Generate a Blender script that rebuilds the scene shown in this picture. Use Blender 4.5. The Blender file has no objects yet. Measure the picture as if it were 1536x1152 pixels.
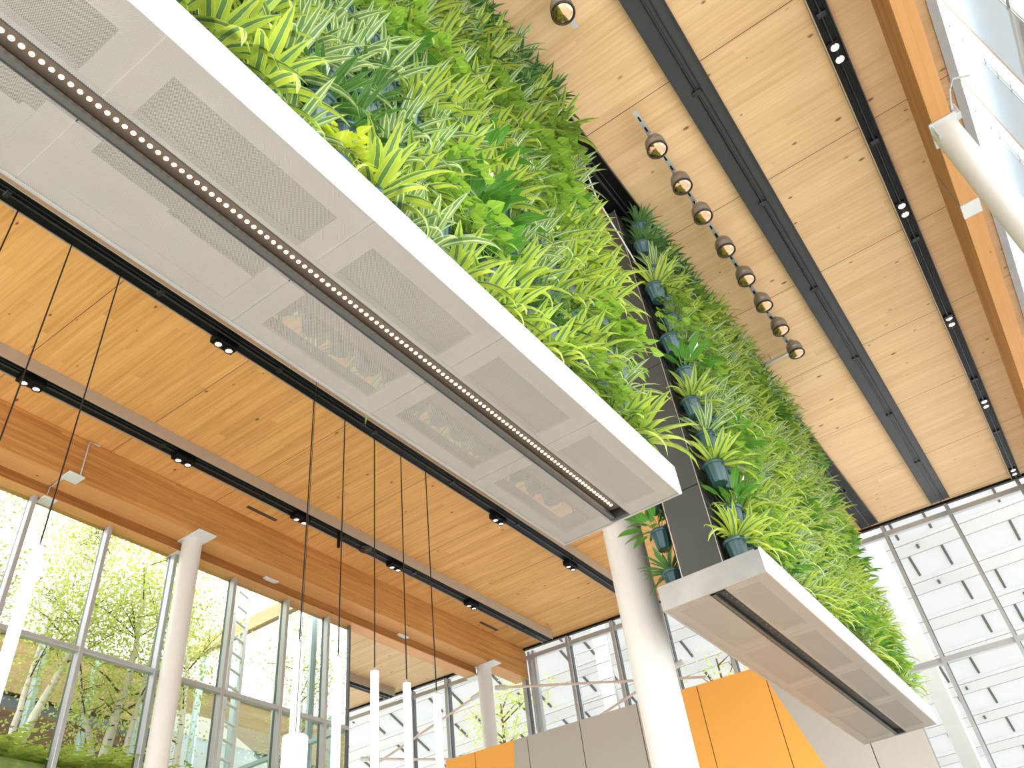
import bpy, bmesh, math, random
from mathutils import Vector, Matrix
R = random.Random(11)
col = bpy.context.scene.collection
PI = math.pi
EYE = 1.6          # the camera stands 1.6 m above the floor; all z below are measured from the eye

# ------------------------------------------------------------------ materials
def newmat(name):
    m = bpy.data.materials.new(name); m.use_nodes = True
    nt = m.node_tree; nt.nodes.clear()
    return m, nt
def nd(nt, t, **kw):
    n = nt.nodes.new(t)
    for k, v in kw.items():
        if k in ('op', 'operation'): n.operation = v
        elif hasattr(n, k) and not k.startswith('i_'): setattr(n, k, v)
    return n
def lk(nt, a, b): nt.links.new(a, b)
def math_(nt, op, a, b=None, clamp=False):
    n = nt.nodes.new('ShaderNodeMath'); n.operation = op; n.use_clamp = clamp
    for i, v in enumerate((a, b)):
        if v is None: continue
        if isinstance(v, (int, float)): n.inputs[i].default_value = v
        else: lk(nt, v, n.inputs[i])
    return n.outputs[0]
def mixc(nt, f, a, b, mode='MIX'):
    n = nt.nodes.new('ShaderNodeMix'); n.data_type = 'RGBA'; n.blend_type = mode
    if isinstance(f, (int, float)): n.inputs[0].default_value = f
    else: lk(nt, f, n.inputs[0])
    for i, v in ((6, a), (7, b)):
        if isinstance(v, tuple): n.inputs[i].default_value = (*v[:3], 1)
        else: lk(nt, v, n.inputs[i])
    return n.outputs[2]
def bsdf(nt, color, rough=.5, metal=0., spec=.5, emit=None, es=0.):
    p = nt.nodes.new('ShaderNodeBsdfPrincipled')
    if isinstance(color, tuple): p.inputs['Base Color'].default_value = (*color, 1)
    else: lk(nt, color, p.inputs['Base Color'])
    if isinstance(rough, (int, float)): p.inputs['Roughness'].default_value = rough
    else: lk(nt, rough, p.inputs['Roughness'])
    p.inputs['Metallic'].default_value = metal
    p.inputs['Specular IOR Level'].default_value = spec
    if emit: p.inputs['Emission Color'].default_value = (*emit, 1); p.inputs['Emission Strength'].default_value = es
    return p
def out(nt, sh):
    o = nt.nodes.new('ShaderNodeOutputMaterial'); lk(nt, sh, o.inputs[0])
def ramp(nt, f, stops, interp='LINEAR'):
    r = nt.nodes.new('ShaderNodeValToRGB'); r.color_ramp.interpolation = interp
    e = r.color_ramp.elements
    while len(e) < len(stops): e.new(.5)
    for i, (p, c) in enumerate(stops):
        e[i].position = p; e[i].color = (*c, 1)
    lk(nt, f, r.inputs[0]); return r.outputs[0]
def noise(nt, vec, scale, detail=3, rough=.5):
    n = nt.nodes.new('ShaderNodeTexNoise'); n.inputs['Scale'].default_value = scale
    n.inputs['Detail'].default_value = detail; n.inputs['Roughness'].default_value = rough
    lk(nt, vec, n.inputs['Vector']); return n.outputs[0]
def mapping(nt, vec, scale=(1, 1, 1), rot=(0, 0, 0), loc=(0, 0, 0)):
    n = nt.nodes.new('ShaderNodeMapping')
    n.inputs['Scale'].default_value = scale; n.inputs['Rotation'].default_value = rot; n.inputs['Location'].default_value = loc
    lk(nt, vec, n.inputs['Vector']); return n.outputs[0]
def objco(nt): return nt.nodes.new('ShaderNodeTexCoord').outputs['Object']

def plain(name, c, rough=.5, metal=0., spec=.5, var=.06, vs=6., emit=None, es=0.):
    m, nt = newmat(name)
    n = noise(nt, objco(nt), vs, 4)
    k = math_(nt, 'ADD', math_(nt, 'MULTIPLY', n, 2 * var), 1 - var)
    v = nt.nodes.new('ShaderNodeVectorMath'); v.operation = 'SCALE'
    v.inputs[0].default_value = c; lk(nt, k, v.inputs['Scale'])
    out(nt, bsdf(nt, v.outputs[0], rough, metal, spec, emit, es).outputs[0])
    return m

def wood(name, light, mid, dark, grain='x', plank=.14, seam=None, knots=1., rough=.55, acc='y', contrast=1.):
    """boards running along one axis: streaks, board to board tone, knots, panel joints"""
    m, nt = newmat(name)
    co = objco(nt)
    sx = nt.nodes.new('ShaderNodeSeparateXYZ'); lk(nt, co, sx.inputs[0])
    ax = {'x': sx.outputs[0], 'y': sx.outputs[1], 'z': sx.outputs[2]}
    row = math_(nt, 'FLOOR', math_(nt, 'DIVIDE', ax[acc], plank))
    seg = math_(nt, 'FLOOR', math_(nt, 'ADD', math_(nt, 'DIVIDE', ax[grain], 3.1), math_(nt, 'MULTIPLY', row, .37)))
    cb = nt.nodes.new('ShaderNodeCombineXYZ'); lk(nt, row, cb.inputs[0]); lk(nt, seg, cb.inputs[1])
    wn = nt.nodes.new('ShaderNodeTexWhiteNoise'); wn.noise_dimensions = '2D'; lk(nt, cb.outputs[0], wn.inputs['Vector'])
    sc = {'x': (.5, 14, 14), 'y': (14, .5, 14), 'z': (14, 14, .5)}[grain]
    off = nt.nodes.new('ShaderNodeVectorMath'); off.operation = 'ADD'
    lk(nt, mapping(nt, co, sc), off.inputs[0]); lk(nt, wn.outputs[1], off.inputs[1])
    st = noise(nt, off.outputs[0], 1.6, 6, .62)
    big = noise(nt, mapping(nt, co, (.6, .6, .6)), 1.0, 3)
    t = math_(nt, 'ADD', math_(nt, 'MULTIPLY', math_(nt, 'SUBTRACT', st, .5), 1.25 * contrast),
              math_(nt, 'MULTIPLY', math_(nt, 'SUBTRACT', wn.outputs[0], .5), .26 * contrast))
    t = math_(nt, 'ADD', t, math_(nt, 'MULTIPLY', math_(nt, 'SUBTRACT', big, .5), .35))
    t = math_(nt, 'ADD', t, .5, True)
    c = ramp(nt, t, [(0., dark), (.5, mid), (1., light)])
    ks = {'x': (3.4, 6.8, 6.8), 'y': (6.8, 3.4, 6.8), 'z': (6.8, 6.8, 3.4)}[grain]
    vo = nt.nodes.new('ShaderNodeTexVoronoi'); vo.inputs['Scale'].default_value = 1.
    lk(nt, mapping(nt, co, ks), vo.inputs['Vector'])
    vs = nt.nodes.new('ShaderNodeSeparateXYZ'); lk(nt, vo.outputs['Color'], vs.inputs[0])
    size = math_(nt, 'MULTIPLY', math_(nt, 'GREATER_THAN', vs.outputs[0], .25), math_(nt, 'MULTIPLY', math_(nt, 'POWER', vs.outputs[1], 1.6), .15 * knots))
    kn = math_(nt, 'SUBTRACT', 1., math_(nt, 'DIVIDE', vo.outputs['Distance'], math_(nt, 'ADD', size, .0005)), True)
    kn = math_(nt, 'MULTIPLY', kn, 1.9, True)
    c = mixc(nt, kn, c, (dark[0] * .38, dark[1] * .3, dark[2] * .28))
    # fine joints between boards
    fr = math_(nt, 'FRACT', math_(nt, 'DIVIDE', ax[acc], plank))
    jl = math_(nt, 'LESS_THAN', fr, .0026 / plank)
    c = mixc(nt, math_(nt, 'MULTIPLY', jl, .28), c, (dark[0] * .5, dark[1] * .45, dark[2] * .4))
    if seam:
        s0, sp = seam
        f2 = math_(nt, 'FRACT', math_(nt, 'DIVIDE', math_(nt, 'SUBTRACT', ax[acc], s0), sp))
        c = mixc(nt, math_(nt, 'LESS_THAN', f2, .009 / sp), c, (.05, .03, .02))
    out(nt, bsdf(nt, c, rough, 0, .3).outputs[0])
    return m

def leafmat(name, stops, var=.25, trans=.32, rough=.38, tint=(1.15, 1.05, .7)):
    """leaf tone read across the blade from the UV map, with a translucent share"""
    m, nt = newmat(name)
    uv = nt.nodes.new('ShaderNodeUVMap')
    s = nt.nodes.new('ShaderNodeSeparateXYZ'); lk(nt, uv.outputs[0], s.inputs[0])
    a = math_(nt, 'MULTIPLY', math_(nt, 'ABSOLUTE', math_(nt, 'SUBTRACT', s.outputs[0], .5)), 2.)
    wob = noise(nt, mapping(nt, objco(nt), (1, 1, 1)), 30., 2)
    a = math_(nt, 'ADD', a, math_(nt, 'MULTIPLY', math_(nt, 'SUBTRACT', wob, .5), .12), True)
    c = ramp(nt, a, stops)
    oi = nt.nodes.new('ShaderNodeObjectInfo')
    k = math_(nt, 'ADD', math_(nt, 'MULTIPLY', oi.outputs['Random'], var), 1 - var * .5)
    n2 = noise(nt, objco(nt), 7., 3)
    k = math_(nt, 'MULTIPLY', k, math_(nt, 'ADD', math_(nt, 'MULTIPLY', n2, .7), .65))
    v = nt.nodes.new('ShaderNodeVectorMath'); v.operation = 'SCALE'
    lk(nt, c, v.inputs[0]); lk(nt, k, v.inputs['Scale'])
    p = bsdf(nt, v.outputs[0], rough, 0, .5)
    tr = nt.nodes.new('ShaderNodeBsdfTranslucent')
    tv = nt.nodes.new('ShaderNodeVectorMath'); tv.operation = 'MULTIPLY'
    lk(nt, v.outputs[0], tv.inputs[0]); tv.inputs[1].default_value = tint
    lk(nt, tv.outputs[0], tr.inputs[0])
    mx = nt.nodes.new('ShaderNodeMixShader'); mx.inputs[0].default_value = trans
    lk(nt, p.outputs[0], mx.inputs[1]); lk(nt, tr.outputs[0], mx.inputs[2])
    out(nt, mx.outputs[0]); return m

def glass(name, tint=(.95, .98, .97), refl=.5):
    m, nt = newmat(name)
    t = nt.nodes.new('ShaderNodeBsdfTransparent'); t.inputs[0].default_value = (*tint, 1)
    g = nt.nodes.new('ShaderNodeBsdfGlossy'); g.inputs['Roughness'].default_value = .01
    lw = nt.nodes.new('ShaderNodeLayerWeight'); lw.inputs[0].default_value = refl * .5
    dirt = noise(nt, objco(nt), 3., 2)
    f = math_(nt, 'MULTIPLY', lw.outputs['Fresnel'], math_(nt, 'ADD', .9, math_(nt, 'MULTIPLY', dirt, .2)), True)
    mx = nt.nodes.new('ShaderNodeMixShader')
    lk(nt, f, mx.inputs[0]); lk(nt, t.outputs[0], mx.inputs[1]); lk(nt, g.outputs[0], mx.inputs[2])
    out(nt, mx.outputs[0]); return m
def mirror_glass(name, share, tint):
    m, nt = newmat(name)
    t = nt.nodes.new('ShaderNodeBsdfTransparent'); t.inputs[0].default_value = (*tint, 1)
    g = nt.nodes.new('ShaderNodeBsdfGlossy'); g.inputs['Roughness'].default_value = .02; g.inputs[0].default_value = (.86, .92, .9, 1)
    f = math_(nt, 'ADD', share, math_(nt, 'MULTIPLY', noise(nt, objco(nt), 2., 2), .06))
    mx = nt.nodes.new('ShaderNodeMixShader')
    lk(nt, f, mx.inputs[0]); lk(nt, t.outputs[0], mx.inputs[1]); lk(nt, g.outputs[0], mx.inputs[2])
    out(nt, mx.outputs[0]); return m
def frosted(name, c, tr=.5, clear=.1):
    m, nt = newmat(name)
    d = nt.nodes.new('ShaderNodeBsdfDiffuse'); t = nt.nodes.new('ShaderNodeBsdfTranslucent')
    k = noise(nt, mapping(nt, objco(nt), (.3, .3, .3)), 1.5, 2)
    cc = mixc(nt, k, (c[0] * .97, c[1] * .97, c[2] * .97), c)
    lk(nt, cc, d.inputs[0]); lk(nt, cc, t.inputs[0])
    a = nt.nodes.new('ShaderNodeMixShader'); a.inputs[0].default_value = tr
    lk(nt, d.outputs[0], a.inputs[1]); lk(nt, t.outputs[0], a.inputs[2])
    x = nt.nodes.new('ShaderNodeBsdfTransparent')
    b = nt.nodes.new('ShaderNodeMixShader'); b.inputs[0].default_value = clear
    lk(nt, a.outputs[0], b.inputs[1]); lk(nt, x.outputs[0], b.inputs[2])
    out(nt, b.outputs[0]); return m
def perforated(name, c, pitch=.0055, r=.41):
    m, nt = newmat(name)
    co = objco(nt)
    vo = nt.nodes.new('ShaderNodeTexVoronoi'); vo.voronoi_dimensions = '2D'
    vo.inputs['Scale'].default_value = 1 / pitch; vo.inputs['Randomness'].default_value = 0.
    lk(nt, mapping(nt, co, (1, 1, 1), (0, 0, PI / 4)), vo.inputs['Vector'])
    hole = math_(nt, 'LESS_THAN', vo.outputs['Distance'], r)
    n = noise(nt, mapping(nt, co, (3, 1.2, 1)), 2.2, 5)
    cc = mixc(nt, n, tuple(x * .9 for x in c), tuple(min(1, x * 1.1) for x in c))
    p = bsdf(nt, cc, .42, .35, .5)
    t = nt.nodes.new('ShaderNodeBsdfTransparent')
    mx = nt.nodes.new('ShaderNodeMixShader')
    lk(nt, hole, mx.inputs[0]); lk(nt, p.outputs[0], mx.inputs[1]); lk(nt, t.outputs[0], mx.inputs[2])
    out(nt, mx.outputs[0]); return m
def emis(name, c, s):
    m, nt = newmat(name)
    n = noise(nt, objco(nt), 2., 1)
    e = nt.nodes.new('ShaderNodeEmission'); e.inputs[0].default_value = (*c, 1)
    lk(nt, math_(nt, 'MULTIPLY', math_(nt, 'ADD', .97, math_(nt, 'MULTIPLY', n, .06)), s), e.inputs[1])
    out(nt, e.outputs[0]); return m

M = {}
M['ceil'] = wood('pale spruce ceiling boards', (.84, .60, .36), (.73, .49, .275), (.58, .35, .17), 'x', .15, (3.28, 1.943), 1.3, .6, 'y', .9)
M['ceilwarmlit'] = wood('spruce ceiling boards with warm light painted in', (.80, .46, .18), (.68, .36, .12), (.50, .235, .065), 'x', .15, (3.28, 1.943), 1.3, .6, 'y', 1.15)  # same spruce, with the left side's warmer, dimmer light painted into the tone
M['beam'] = wood('glulam timber', (.66, .34, .11), (.52, .235, .065), (.36, .14, .033), 'y', .045, None, 1.2, .5, 'z', 1.3)
M['beamshade'] = wood('head beam timber with painted shade', (.40, .18, .05), (.29, .115, .028), (.18, .065, .015), 'y', .045, None, 1., .5, 'z', 1.1)  # shadow on the head beam face painted in as darker timber
M['soffitlit'] = wood('glulam soffit timber with painted light', (.72, .40, .17), (.62, .31, .115), (.46, .2, .065), 'y', .2, None, .8, .5, 'x', .5)  # undersides painted lighter than the webs to carry the light they catch
M['black'] = plain('black channel paint', (.003, .003, .0035), .4, spec=.2)
M['slate'] = plain('slate painted channel', (.030, .033, .036), .45, var=.15)
M['pipe'] = plain('dark conduit', (.02, .022, .024), .3, .3)
M['beige'] = plain('taupe side trim', (.42, .34, .26), .5)
M['wire'] = plain('black cable', (.01, .01, .01), .5)
M['white'] = plain('white paint', (.68, .66, .64), .38, var=.03)
M['whitem'] = plain('white powder coated metal', (.66, .68, .70), .35, var=.02)
M['perf'] = perforated('perforated aluminium', (.47, .455, .43))
M['alu'] = plain('brushed aluminium', (.62, .615, .60), .38, .5, var=.08, vs=9)
M['endplate'] = plain('mottled grey aluminium plate', (.36, .36, .355), .4, .4, var=.22, vs=5)
M['aludark'] = plain('grey aluminium', (.42, .42, .42), .4, .5, var=.1)
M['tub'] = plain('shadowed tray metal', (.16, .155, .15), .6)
M['slot'] = plain('graphite slot lining', (.055, .055, .055), .4, .3)
M['slotlip'] = plain('dark grey slot lip', (.085, .09, .09), .4, .4)
M['led'] = emis('warm led', (1., .70, .40), 5.)
M['ledboard'] = plain('brown led board', (.13, .10, .08), .4)
M['ledoff'] = plain('unlit led lens', (.35, .3, .25), .2)
M['spot'] = emis('warm spotlight lens', (1., .80, .60), 2.2)
M['core'] = plain('charcoal wall panel', (.050, .052, .050), .5, var=.1, vs=1.5)
M['silver'] = plain('silver edge trim', (.55, .56, .56), .3, .7)
M['mesh'] = plain('black wire mesh', (.01, .01, .01), .5)
M['pot'] = plain('dark teal plastic', (.030, .085, .092), .28, var=.12, spec=.6)
M['soil'] = plain('dark potting soil', (.02, .014, .01), .9)
M['mull'] = plain('grey aluminium mullion', (.46, .48, .50), .38, .4)
M['mulldark'] = plain('dark glazing gasket', (.10, .115, .12), .4, .2)
M['glass'] = glass('clear window glass', (.96, .985, .97), .35)
M['mirror'] = mirror_glass('reflecting courtyard glass', .72, (.55, .66, .62))
M['frost'] = frosted('frosted white glazing', (.56, .61, .635), .55, .0)
M['canopy'] = frosted('white canopy panel', (.60, .60, .60), .6, .0)
M['canopyband'] = frosted('white canopy rib', (.88, .88, .88), .6, .0)
M['edgegrey'] = plain('pale grey edge', (.27, .27, .27), .6)
M['slotgrey'] = plain('grey canopy slot', (.10, .095, .085), .6)
M['tube'] = emis('glowing white acrylic', (1., .965, .92), 1.4)
M['copper'] = plain('coppery lamp lens', (.85, .52, .36), .06, 1., var=.25, vs=25)
M['lampbody'] = plain('bronze grey lamp body', (.33, .29, .25), .36, .45, var=.02)
M['ring'] = plain('dark lamp ring', (.05, .042, .035), .3, .6)
M['galv'] = plain('galvanised strut', (.62, .64, .66), .35, .6)
M['pink'] = plain('pale primer steel rod', (.74, .60, .54), .5)
M['floor'] = plain('pale polished concrete', (.72, .69, .64), .35, var=.05)
M['ground'] = plain('pale paving', (.70, .68, .64), .8)
M['bark'] = plain('white birch bark', (.62, .58, .52), .8, var=.2)
M['barkdark'] = plain('dark bark mark', (.05, .04, .03), .9)
M['twig'] = plain('brown twig', (.12, .07, .04), .8)
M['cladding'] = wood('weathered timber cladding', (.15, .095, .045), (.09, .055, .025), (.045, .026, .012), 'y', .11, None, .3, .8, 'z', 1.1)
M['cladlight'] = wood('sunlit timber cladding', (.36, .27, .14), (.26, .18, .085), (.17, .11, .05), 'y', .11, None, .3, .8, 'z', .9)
M['band'] = plain('dark window band', (.035, .045, .045), .25)
M['teal'] = plain('pale blue green post', (.45, .58, .60), .35, .2)
M['soilbank'] = plain('moss covered bank', (.20, .27, .07), .9, var=.5, vs=9)
M['grille'] = plain('grey vent slot', (.08, .06, .05), .5)
M['red'] = plain('rust red joint', (.25, .05, .03), .6)

# painted partition: warm orange and stone grey with slanting borders
def partition_mat():
    m, nt = newmat('orange and grey wall panels')
    co = objco(nt); s = nt.nodes.new('ShaderNodeSeparateXYZ'); lk(nt, co, s.inputs[0])
    x, z = s.outputs[0], s.outputs[2]
    a = math_(nt, 'LESS_THAN', math_(nt, 'ADD', x, math_(nt, 'MULTIPLY', math_(nt, 'SUBTRACT', 4.8, z), .10)), -8.52)
    lo = math_(nt, 'GREATER_THAN', math_(nt, 'SUBTRACT', x, math_(nt, 'MULTIPLY', math_(nt, 'SUBTRACT', 4.8, z), .02)), -5.40)
    hi = math_(nt, 'LESS_THAN', math_(nt, 'SUBTRACT', x, math_(nt, 'MULTIPLY', math_(nt, 'SUBTRACT', 4.8, z), .31)), -3.93)
    f = math_(nt, 'MAXIMUM', a, math_(nt, 'MULTIPLY', lo, hi))
    n = noise(nt, co, 40., 3)
    g = mixc(nt, n, (.43, .405, .37), (.48, .45, .41)); o = mixc(nt, n, (.86, .40, .075), (.9, .43, .09))
    out(nt, bsdf(nt, mixc(nt, f, g, o), .6, 0, .3).outputs[0]); return m
M['partition'] = partition_mat()

G0, G1, G2 = (.030, .10, .022), (.075, .20, .045), (.16, .34, .08)
M['leaf_lime'] = leafmat('lime striped blade', [(0., (.17, .32, .12)), (.27, (.13, .27, .09)), (.33, (.64, .72, .40)), (.42, (.43, .58, .07)), (1., (.52, .64, .11))])
M['leaf_stripe'] = leafmat('white striped blade', [(0., (.22, .38, .18)), (.36, (.16, .32, .12)), (.46, (.74, .80, .60)), (.64, (.74, .80, .56)), (.74, (.24, .42, .14)), (1., (.42, .58, .20))])
M['leaf_green'] = leafmat('deep green blade', [(0., (.14, .28, .10)), (.3, (.07, .20, .05)), (.8, (.09, .24, .06)), (1., (.34, .50, .2))])
M['leaf_pothos'] = leafmat('bright heart leaf', [(0., (.42, .58, .16)), (.2, (.22, .42, .055)), (1., (.28, .46, .07))], .5)
M['leaf_lily'] = leafmat('glossy lance leaf', [(0., (.22, .42, .10)), (.15, (.09, .27, .04)), (1., (.11, .32, .05))], .3, .22, .26)
M['leaf_neon'] = leafmat('neon yellow green leaf', [(0., (.70, .78, .25)), (.3, (.58, .70, .07)), (1., (.52, .66, .06))], .2, .4)
M['leaf_tree'] = leafmat('birch leaf', [(0., (.50, .58, .20)), (1., (.44, .55, .17))], .35, .55)
M['leaf_fern'] = leafmat('fern frond', [(0., (.40, .50, .12)), (1., (.33, .45, .10))], .3, .4)
M['petal'] = plain('white petal', (.9, .9, .86), .6)

# ------------------------------------------------------------------ mesh helpers
class MB:
    def __init__(s): s.v = []; s.f = []; s.uv = []; s.sm = []
    def add(s, vs, fs, uvs=None, smooth=False):
        o = len(s.v); s.v += [tuple(p) for p in vs]
        s.uv += list(uvs) if uvs else [(.5, .5)] * len(vs)
        for f in fs: s.f.append(tuple(i + o for i in f)); s.sm.append(smooth)
    def box(s, x0, x1, y0, y1, z0, z1, b=0.):
        b = min(b, (x1 - x0) * .4, (y1 - y0) * .4, (z1 - z0) * .4)
        if b <= 0:
            vs = [(x, y, z) for z in (z0, z1) for y in (y0, y1) for x in (x0, x1)]
            s.add(vs, [(0, 2, 3, 1), (4, 5, 7, 6), (0, 1, 5, 4), (2, 6, 7, 3), (0, 4, 6, 2), (1, 3, 7, 5)]); return
        bm = bmesh.new(); bmesh.ops.create_cube(bm, size=1)
        for v in bm.verts: v.co = ((x0 + x1) / 2 + v.co.x * (x1 - x0), (y0 + y1) / 2 + v.co.y * (y1 - y0), (z0 + z1) / 2 + v.co.z * (z1 - z0))
        bmesh.ops.bevel(bm, geom=bm.edges[:], offset=b, segments=1, affect='EDGES')
        s.frombm(bm)
    def frombm(s, bm, smooth=False):
        bm.verts.index_update()
        s.add([v.co[:] for v in bm.verts], [[v.index for v in f.verts] for f in bm.faces], None, smooth); bm.free()
    def prism(s, poly, z0, z1):
        n = len(poly); vs = [(x, y, z0) for x, y in poly] + [(x, y, z1) for x, y in poly]
        fs = [tuple(range(n))[::-1], tuple(range(n, 2 * n))] + [(i, (i + 1) % n, n + (i + 1) % n, n + i) for i in range(n)]
        s.add(vs, fs)
    def tube(s, pts, rad, seg=8, caps=True):
        pts = [Vector(p) for p in pts]
        if isinstance(rad, (int, float)): rad = [rad] * len(pts)
        vs = []; fs = []
        up0 = Vector((.013, .021, 1)).normalized()
        for i, p in enumerate(pts):
            d = (pts[min(i + 1, len(pts) - 1)] - pts[max(i - 1, 0)]).normalized()
            u = d.cross(up0 if abs(d.dot(up0)) < .95 else Vector((1, 0, 0))).normalized(); w = d.cross(u)
            for k in range(seg):
                a = 2 * PI * k / seg; vs.append(p + (u * math.cos(a) + w * math.sin(a)) * rad[i])
        for i in range(len(pts) - 1):
            for k in range(seg):
                k2 = (k + 1) % seg
                fs.append((i * seg + k, i * seg + k2, (i + 1) * seg + k2, (i + 1) * seg + k))
        s.add(vs, fs, None, True)
        if caps:
            n = len(pts)
            s.add(vs[:seg], [tuple(range(seg))]); s.add(vs[(n - 1) * seg:], [tuple(range(seg))[::-1]])
    def lathe(s, prof, cx=0, cy=0, seg=24, flute=0, fl=0.):
        vs = []; fs = []
        for (r, z) in prof:
            for k in range(seg):
                a = 2 * PI * k / seg
                rr = r * (1 - (fl if flute and (k * flute // seg) != ((k * flute / seg) + .5) // 1 else 0)) if flute else r
                vs.append((cx + rr * math.cos(a), cy + rr * math.sin(a), z))
        for i in range(len(prof) - 1):
            for k in range(seg):
                k2 = (k + 1) % seg
                fs.append((i * seg + k, i * seg + k2, (i + 1) * seg + k2, (i + 1) * seg + k))
        s.add(vs, fs, None, True)
    def quad(s, a, b, c, d): s.add([a, b, c, d], [(0, 1, 2, 3)])
    def mesh(s, name, mat, off=(0, 0, 0)):
        me = bpy.data.meshes.new(name)
        me.from_pydata([(x - off[0], y - off[1], z - off[2]) for x, y, z in s.v], [], s.f)
        me.polygons.foreach_set('use_smooth', s.sm)
        ul = me.uv_layers.new(name='UVMap')
        li = [0] * len(me.loops); me.loops.foreach_get('vertex_index', li)
        fl = []
        for i in li: fl += s.uv[i]
        ul.data.foreach_set('uv', fl)
        if mat: me.materials.append(mat)
        me.update(); return me

def obj(name, data, parent=None):
    o = bpy.data.objects.new(name, data); col.objects.link(o)
    if parent: o.parent = parent
    return o
def thing(name, label, cat, loc=(0, 0, 0), group=None, rz=0.):
    o = obj(name, None); o.location = loc; o.rotation_euler.z = rz; o.empty_display_size = .1
    o['label'] = label; o['category'] = cat
    if group: o['group'] = group
    return o
def part(name, mb, mat, root, label=None, kind=None):
    """mb holds scene coordinates; stored relative to the top-level thing's base"""
    top = root
    off = Vector((0, 0, 0)); r = root
    while r: off += r.location; r = r.parent
    o = obj(name, mb.mesh(name, M[mat], off), root)
    if label: o['label'] = label
    if kind: o['kind'] = kind
    return o
def struct(name, mb, mat, parent=None):
    o = obj(name, mb.mesh(name, M[mat]), parent)
    if not parent: o['kind'] = 'structure'
    return o
def solo(name, mb, mat, label, cat, group=None, loc=(0, 0, 0)):
    o = obj(name, mb.mesh(name, M[mat], loc)); o.location = loc
    o['label'] = label; o['category'] = cat
    if group: o['group'] = group
    return o
def B(*a, **k):
    m = MB(); m.box(*a, **k); return m
ORD = 'first second third fourth fifth sixth seventh eighth ninth tenth eleventh twelfth thirteenth fourteenth fifteenth sixteenth seventeenth eighteenth nineteenth twentieth twenty-first twenty-second twenty-third twenty-fourth twenty-fifth twenty-sixth twenty-seventh twenty-eighth twenty-ninth thirtieth'.split()

# ------------------------------------------------------------------ the setting
m = MB(); m.box(-10.7, 2.4, -7, 17.4, -1.75, -1.6); struct('floor', m, 'floor')
m = MB(); m.box(-70, 60, -60, 80, -2.0, -1.76); struct('ground', m, 'ground')
yend = lambda x: 17.08 + .08 * x
m = MB()
m.prism([(-1.78, -6), (1.975, -6), (1.975, yend(1.975)), (-1.78, yend(-1.78))], 8.0, 8.3)
struct('ceiling', m, 'ceil')
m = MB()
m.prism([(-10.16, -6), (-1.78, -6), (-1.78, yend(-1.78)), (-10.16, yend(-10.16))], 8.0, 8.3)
struct('ceiling', m, 'ceilwarmlit')
m = MB()
m.prism([(-18, 10.8), (-10.16, 10.8), (-10.16, yend(-10.16)), (-18, yend(-18))], 8.0, 8.3)
struct('ceiling', m, 'ceil')
m = MB(); m.prism([(1.975, -6), (2.07, -6), (2.07, 17.3), (1.975, 17.3)], 7.97, 8.35); struct('trim_1', m, 'aludark')
# dark strip and white band along the head of the end glazing
m = MB(); m.prism([(-18, yend(-18) - .03), (2.07, yend(2.07) - .03), (2.07, yend(2.07) + .05), (-18, yend(-18) + .05)], 7.95, 8.0); struct('trim_2', m, 'black')

# left courtyard glazing, x = -10.64, with a corner at y = 10.87
XG = -10.64
w1 = obj('window_1', None); w1['kind'] = 'structure'
ys = [-.2, .98, 2.17, 3.37, 4.55, 5.73, 6.91, 8.10, 9.28, 10.29]
for y in ys:
    m = MB(); m.box(XG - .05, XG + .06, y - .032, y + .032, -1.6, 7.1, .006); struct('mullion', m, 'mull', w1)
    m = MB(); m.box(XG - .11, XG - .05, y - .022, y + .022, -1.6, 7.1); struct('gasket', m, 'mulldark', w1)
m = MB(); m.box(XG - .03, XG + .03, 10.85, 10.89, -1.6, 7.98); struct('corner_post', m, 'mulldark', w1)
for z in (2.6, 5.17):
    m = MB(); m.box(XG - .05, XG + .045, -.2, 10.87, z - .035, z + .035, .006); struct('transom', m, 'mull', w1)
ye = ys + [10.87]
for a, b in zip(ye[:-1], ye[1:]):
    m = MB(); m.quad((XG - .06, a, -1.6), (XG - .06, b, -1.6), (XG - .06, b, 7.1), (XG - .06, a, 7.1)); struct('pane', m, 'glass', w1)
# return of the courtyard glazing, y = 10.87, seen through the left panes
w2 = obj('window_2', None); w2['kind'] = 'structure'
xs = [-16.2, -15.0, -13.8, -12.55, -11.6, -10.64]
for a, b in zip(xs[:-1], xs[1:]):
    m = MB(); m.quad((a, 10.87, -1.6), (b, 10.87, -1.6), (b, 10.87, 8.0), (a, 10.87, 8.0)); struct('pane', m, 'mirror', w2)
for x in xs[:-1]:
    m = MB(); m.box(x - .03, x + .03, 10.8, 10.9, -1.6, 8.0); struct('mullion', m, 'teal', w2)
m = MB(); m.box(-16.2, -10.64, 10.82, 10.9, 5.15, 5.22); struct('transom', m, 'teal', w2)

# end glazing, a plane turned slightly
EY = lambda x: 17.15 + .08 * x
w3 = obj('window_3', None); w3['kind'] = 'structure'
def on_end(m, x0, x1, dy0, dy1, z0, z1):
    m.prism([(x0, EY(x0) + dy0), (x1, EY(x1) + dy0), (x1, EY(x1) + dy1), (x0, EY(x0) + dy1)], z0, z1)
mx = [-17.0, -15.8, -14.65, -13.5, -12.42, -11.31, -10.25, -9.0, -7.84, -6.6, -5.35, -4.1, -2.85, -1.60, -.33, 1.02, 2.2]
for x in mx:
    wd = .035 if x < -3 else .030
    m = MB(); on_end(m, x - wd, x + wd, -.08, .0, -1.6, 7.95); struct('mullion', m, 'mull', w3)
    m = MB(); on_end(m, x - wd * .4 + wd, x + wd * .4 + wd, -.02, .09, -1.6, 7.95); struct('gasket', m, 'mulldark', w3)
for x in (-10.05, -9.93):
    m = MB(); on_end(m, x - .03, x + .03, -.06, .06, -1.6, 7.9); struct('mullion', m, 'mull', w3)
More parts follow.
